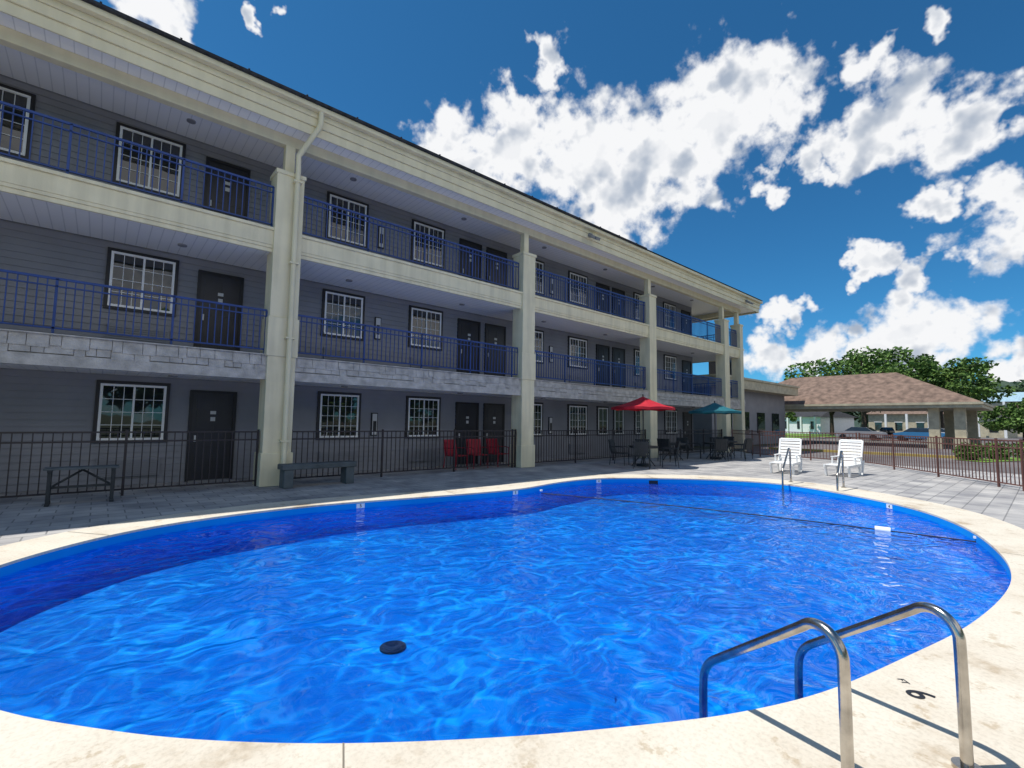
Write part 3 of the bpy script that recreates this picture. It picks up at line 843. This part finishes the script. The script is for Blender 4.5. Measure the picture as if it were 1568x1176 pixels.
def tree_line(name, pts, m, n=1600, size=.7):
    b = MB()
    for (x, y, zb, hh, rr) in pts:
        for k in range(8):
            a = random.uniform(0,6.28)
            leaves(b, (x+math.cos(a)*rr*.6, y+math.sin(a)*rr*.6, zb+hh*random.uniform(.25,.8)), (rr*.5,rr*.5,hh*.25), n//8, size)
    b.done(name, [m])
pts = []
for k in range(34):
    y = -70+k*5.2+random.uniform(-2,2); x = 165+random.uniform(-10,12)
    pts.append((x, y, 0, random.uniform(9,14), random.uniform(5,7)))
tree_line('distant_trees', pts, M['leafd'], 1200, .7)
pts = []
for k in range(13):
    pts.append((-30+k*6.5, -26+random.uniform(-4,4), 0, random.uniform(8,12), 5))
tree_line('tree_row', pts, M['leaf'], 1500, .5)
b = MB(); g = 70
def hz(x, y):
    r = noise.noise(Vector((x*.008, y*.008, 3)))*.5+.5
    e = max(0, min(1, (x-190)/150))
    f = 1-max(0, min(1, (y-60)/160))*.6
    return e*f*(14+19*r)+abs(noise.noise(Vector((x*.11,y*.11,0))))*5*e+noise.noise(Vector((x*.4,y*.4,0)))*1.5*e-.1
idx = {}
for i in range(g):
    for j in range(g*2):
        x = 185+i*5; y = -300+j*5
        idx[(i,j)] = len(b.v); b.v.append((x, y, hz(x, y)))
for i in range(g-1):
    for j in range(g*2-1):
        b.f.append((idx[(i,j)], idx[(i+1,j)], idx[(i+1,j+1)], idx[(i,j+1)])); b.m.append(0)
b.done('hill', [M['leafh']], smooth=False)

# ------------------------------------------------------------------ world
SUN = Vector((-.8*math.cos(math.radians(68)), .6*math.cos(math.radians(68)), math.sin(math.radians(68))))
w = bpy.data.worlds.new('World'); scene.world = w; w.use_nodes = True
nt = w.node_tree; L = nt.links; nt.nodes.clear()
try:
    w.cycles.sampling_method = 'MANUAL'; w.cycles.sample_map_resolution = 256
except Exception: pass
CL = [((720,276,520),.066),((685,313,459),.098),((650,350,400),.085),((620,373,418),.10),((539,447,397),.115),((581,417,337),.105),((448,526,415),.085),((372,591,429),.058),((410,560,390),.068),
 ((459,509,480),.036),((484,479,561),.034),((752,252,481),.058),((846,163,542),.038),((862,150,570),.028),((889,135,463),.07),((964,69,460),.052),((853,168,437),.05),((1013,26,461),.032),
 ((795,223,406),.030),((752,265,361),.026),((1016,33,370),.034),((1032,27,286),.052),((1050,10,330),.038),((883,161,263),.030),((910,139,283),.024),((850,190,238),.02),((931,123,226),.034),((958,105,240),.026),
 ((772,267,166),.034),((790,252,181),.026),((948,93,354),.028),((768,278,101),.045),((821,232,107),.05),((873,184,112),.05),((932,130,144),.06),((984,84,150),.048),((1040,40,96),.035),((900,150,100),.05),
 ((36,864,622),.045),((5,880,640),.04),((932,81,614),.02),((149,766,615),.016),
 ((-500,-600,450),.3),((100,-1000,450),.42),((650,-800,350),.28),((-800,100,300),.15)]  # this row: unseen clouds behind the camera, added to brighten the facade
tc = N(nt, 'ShaderNodeTexCoord')
nv = N(nt, 'ShaderNodeVectorMath', operation='NORMALIZE'); L.new(tc.outputs['Generated'], nv.inputs[0])
nz = N(nt, 'ShaderNodeTexNoise'); nz.inputs['Scale'].default_value = 16; nz.inputs['Detail'].default_value = 4; nz.inputs['Roughness'].default_value = .55
L.new(nv.outputs[0], nz.inputs['Vector'])
sub = N(nt, 'ShaderNodeVectorMath', operation='SUBTRACT'); sub.inputs[1].default_value = (.5,.5,.5); L.new(nz.outputs['Color'], sub.inputs[0])
sc = N(nt, 'ShaderNodeVectorMath', operation='SCALE'); sc.inputs['Scale'].default_value = .13; L.new(sub.outputs[0], sc.inputs[0])
ad = N(nt, 'ShaderNodeVectorMath', operation='ADD'); L.new(nv.outputs[0], ad.inputs[0]); L.new(sc.outputs[0], ad.inputs[1])
prev = None
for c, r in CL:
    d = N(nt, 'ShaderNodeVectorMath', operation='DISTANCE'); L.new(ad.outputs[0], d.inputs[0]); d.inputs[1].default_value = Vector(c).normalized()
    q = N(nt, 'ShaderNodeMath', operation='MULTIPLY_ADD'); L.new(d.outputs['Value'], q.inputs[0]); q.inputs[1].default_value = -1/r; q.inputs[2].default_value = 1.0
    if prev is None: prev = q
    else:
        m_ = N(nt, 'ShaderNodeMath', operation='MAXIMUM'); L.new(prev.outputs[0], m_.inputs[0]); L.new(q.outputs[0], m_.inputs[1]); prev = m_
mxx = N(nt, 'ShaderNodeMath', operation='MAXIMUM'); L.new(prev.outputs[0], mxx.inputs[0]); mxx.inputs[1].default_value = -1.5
n2 = N(nt, 'ShaderNodeTexNoise'); n2.inputs['Scale'].default_value = 24; n2.inputs['Detail'].default_value = 6; n2.inputs['Roughness'].default_value = .52
L.new(nv.outputs[0], n2.inputs['Vector'])
den = N(nt, 'ShaderNodeMath', operation='MULTIPLY_ADD'); L.new(n2.outputs['Fac'], den.inputs[0]); den.inputs[1].default_value = 2.0; L.new(mxx.outputs[0], den.inputs[2])
cov = N(nt, 'ShaderNodeMapRange', interpolation_type='SMOOTHSTEP'); L.new(den.outputs[0], cov.inputs[0]); cov.inputs[1].default_value = .80; cov.inputs[2].default_value = 1.38
def lown(vec):
    n = N(nt, 'ShaderNodeTexNoise'); n.inputs['Scale'].default_value = 13; n.inputs['Detail'].default_value = 3.5; n.inputs['Roughness'].default_value = .5
    L.new(vec, n.inputs['Vector']); return n
shift = N(nt, 'ShaderNodeVectorMath', operation='ADD'); L.new(nv.outputs[0], shift.inputs[0]); shift.inputs[1].default_value = (-.014, .010, .026)
na = lown(nv.outputs[0]); nb = lown(shift.outputs[0])
df = N(nt, 'ShaderNodeMath', operation='SUBTRACT'); L.new(na.outputs['Fac'], df.inputs[0]); L.new(nb.outputs['Fac'], df.inputs[1])
lit = N(nt, 'ShaderNodeMapRange', interpolation_type='SMOOTHSTEP'); L.new(df.outputs[0], lit.inputs[0]); lit.inputs[1].default_value = -.24; lit.inputs[2].default_value = .08
thick = N(nt, 'ShaderNodeMapRange', interpolation_type='SMOOTHSTEP'); L.new(den.outputs[0], thick.inputs[0]); thick.inputs[1].default_value = 1.2; thick.inputs[2].default_value = 1.95; thick.inputs[3].default_value = 1.4; thick.inputs[4].default_value = .78
sh = N(nt, 'ShaderNodeMath', operation='MULTIPLY', use_clamp=True); L.new(lit.outputs[0], sh.inputs[0]); L.new(thick.outputs[0], sh.inputs[1])
add2 = N(nt, 'ShaderNodeMath', operation='ADD', use_clamp=True); L.new(sh.outputs[0], add2.inputs[0]); add2.inputs[1].default_value = .14
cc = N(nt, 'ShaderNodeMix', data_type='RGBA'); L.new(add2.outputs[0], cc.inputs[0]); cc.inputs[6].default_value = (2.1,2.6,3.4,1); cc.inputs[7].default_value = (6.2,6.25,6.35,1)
sky = N(nt, 'ShaderNodeTexSky', sky_type='NISHITA'); sky.sun_disc = False; sky.sun_elevation = math.radians(68); sky.sun_rotation = math.radians(307); sky.altitude = 2200; sky.air_density = 1.0; sky.dust_density = 1.6; sky.ozone_density = 2.0
tint = N(nt, 'ShaderNodeMix', data_type='RGBA', blend_type='MULTIPLY'); tint.inputs[0].default_value = 1; tint.inputs[7].default_value = (.20,.62,.82,1); L.new(sky.outputs[0], tint.inputs[6])
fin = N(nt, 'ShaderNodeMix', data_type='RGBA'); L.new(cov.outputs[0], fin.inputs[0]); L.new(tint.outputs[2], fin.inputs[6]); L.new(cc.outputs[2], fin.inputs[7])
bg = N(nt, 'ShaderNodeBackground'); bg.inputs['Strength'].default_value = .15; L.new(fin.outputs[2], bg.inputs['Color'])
wo = N(nt, 'ShaderNodeOutputWorld'); L.new(bg.outputs[0], wo.inputs['Surface'])

sl = bpy.data.lights.new('sun', 'SUN'); sl.energy = 4.8; sl.angle = math.radians(.5); sl.color = (1,.96,.89)
so = bpy.data.objects.new('sun', sl); so.rotation_euler = SUN.to_track_quat('Z','Y').to_euler(); so.location = (0,0,30); COL.objects.link(so)

# ------------------------------------------------------------------ camera
al = math.radians(48.8); th = math.radians(4.53)
fwd = Vector((math.cos(al)*math.cos(th), math.sin(al)*math.cos(th), math.sin(th)))
right = Vector((math.sin(al), -math.cos(al), 0)); up = right.cross(fwd)
ro = .014; r2 = (right+up*ro).normalized(); u2 = r2.cross(fwd)
cam = bpy.data.cameras.new('camera'); co = bpy.data.objects.new('camera', cam); COL.objects.link(co)
mw = Matrix((r2, u2, -fwd)).transposed().to_4x4(); mw.translation = (0,0,1.55)
co.matrix_world = mw
cam.sensor_width = 36; cam.lens = 720/1568*36; cam.clip_end = 3000; cam.clip_start = .05
scene.camera = co
scene.view_settings.view_transform = 'Standard'; scene.view_settings.look = 'None'; scene.view_settings.exposure = 0
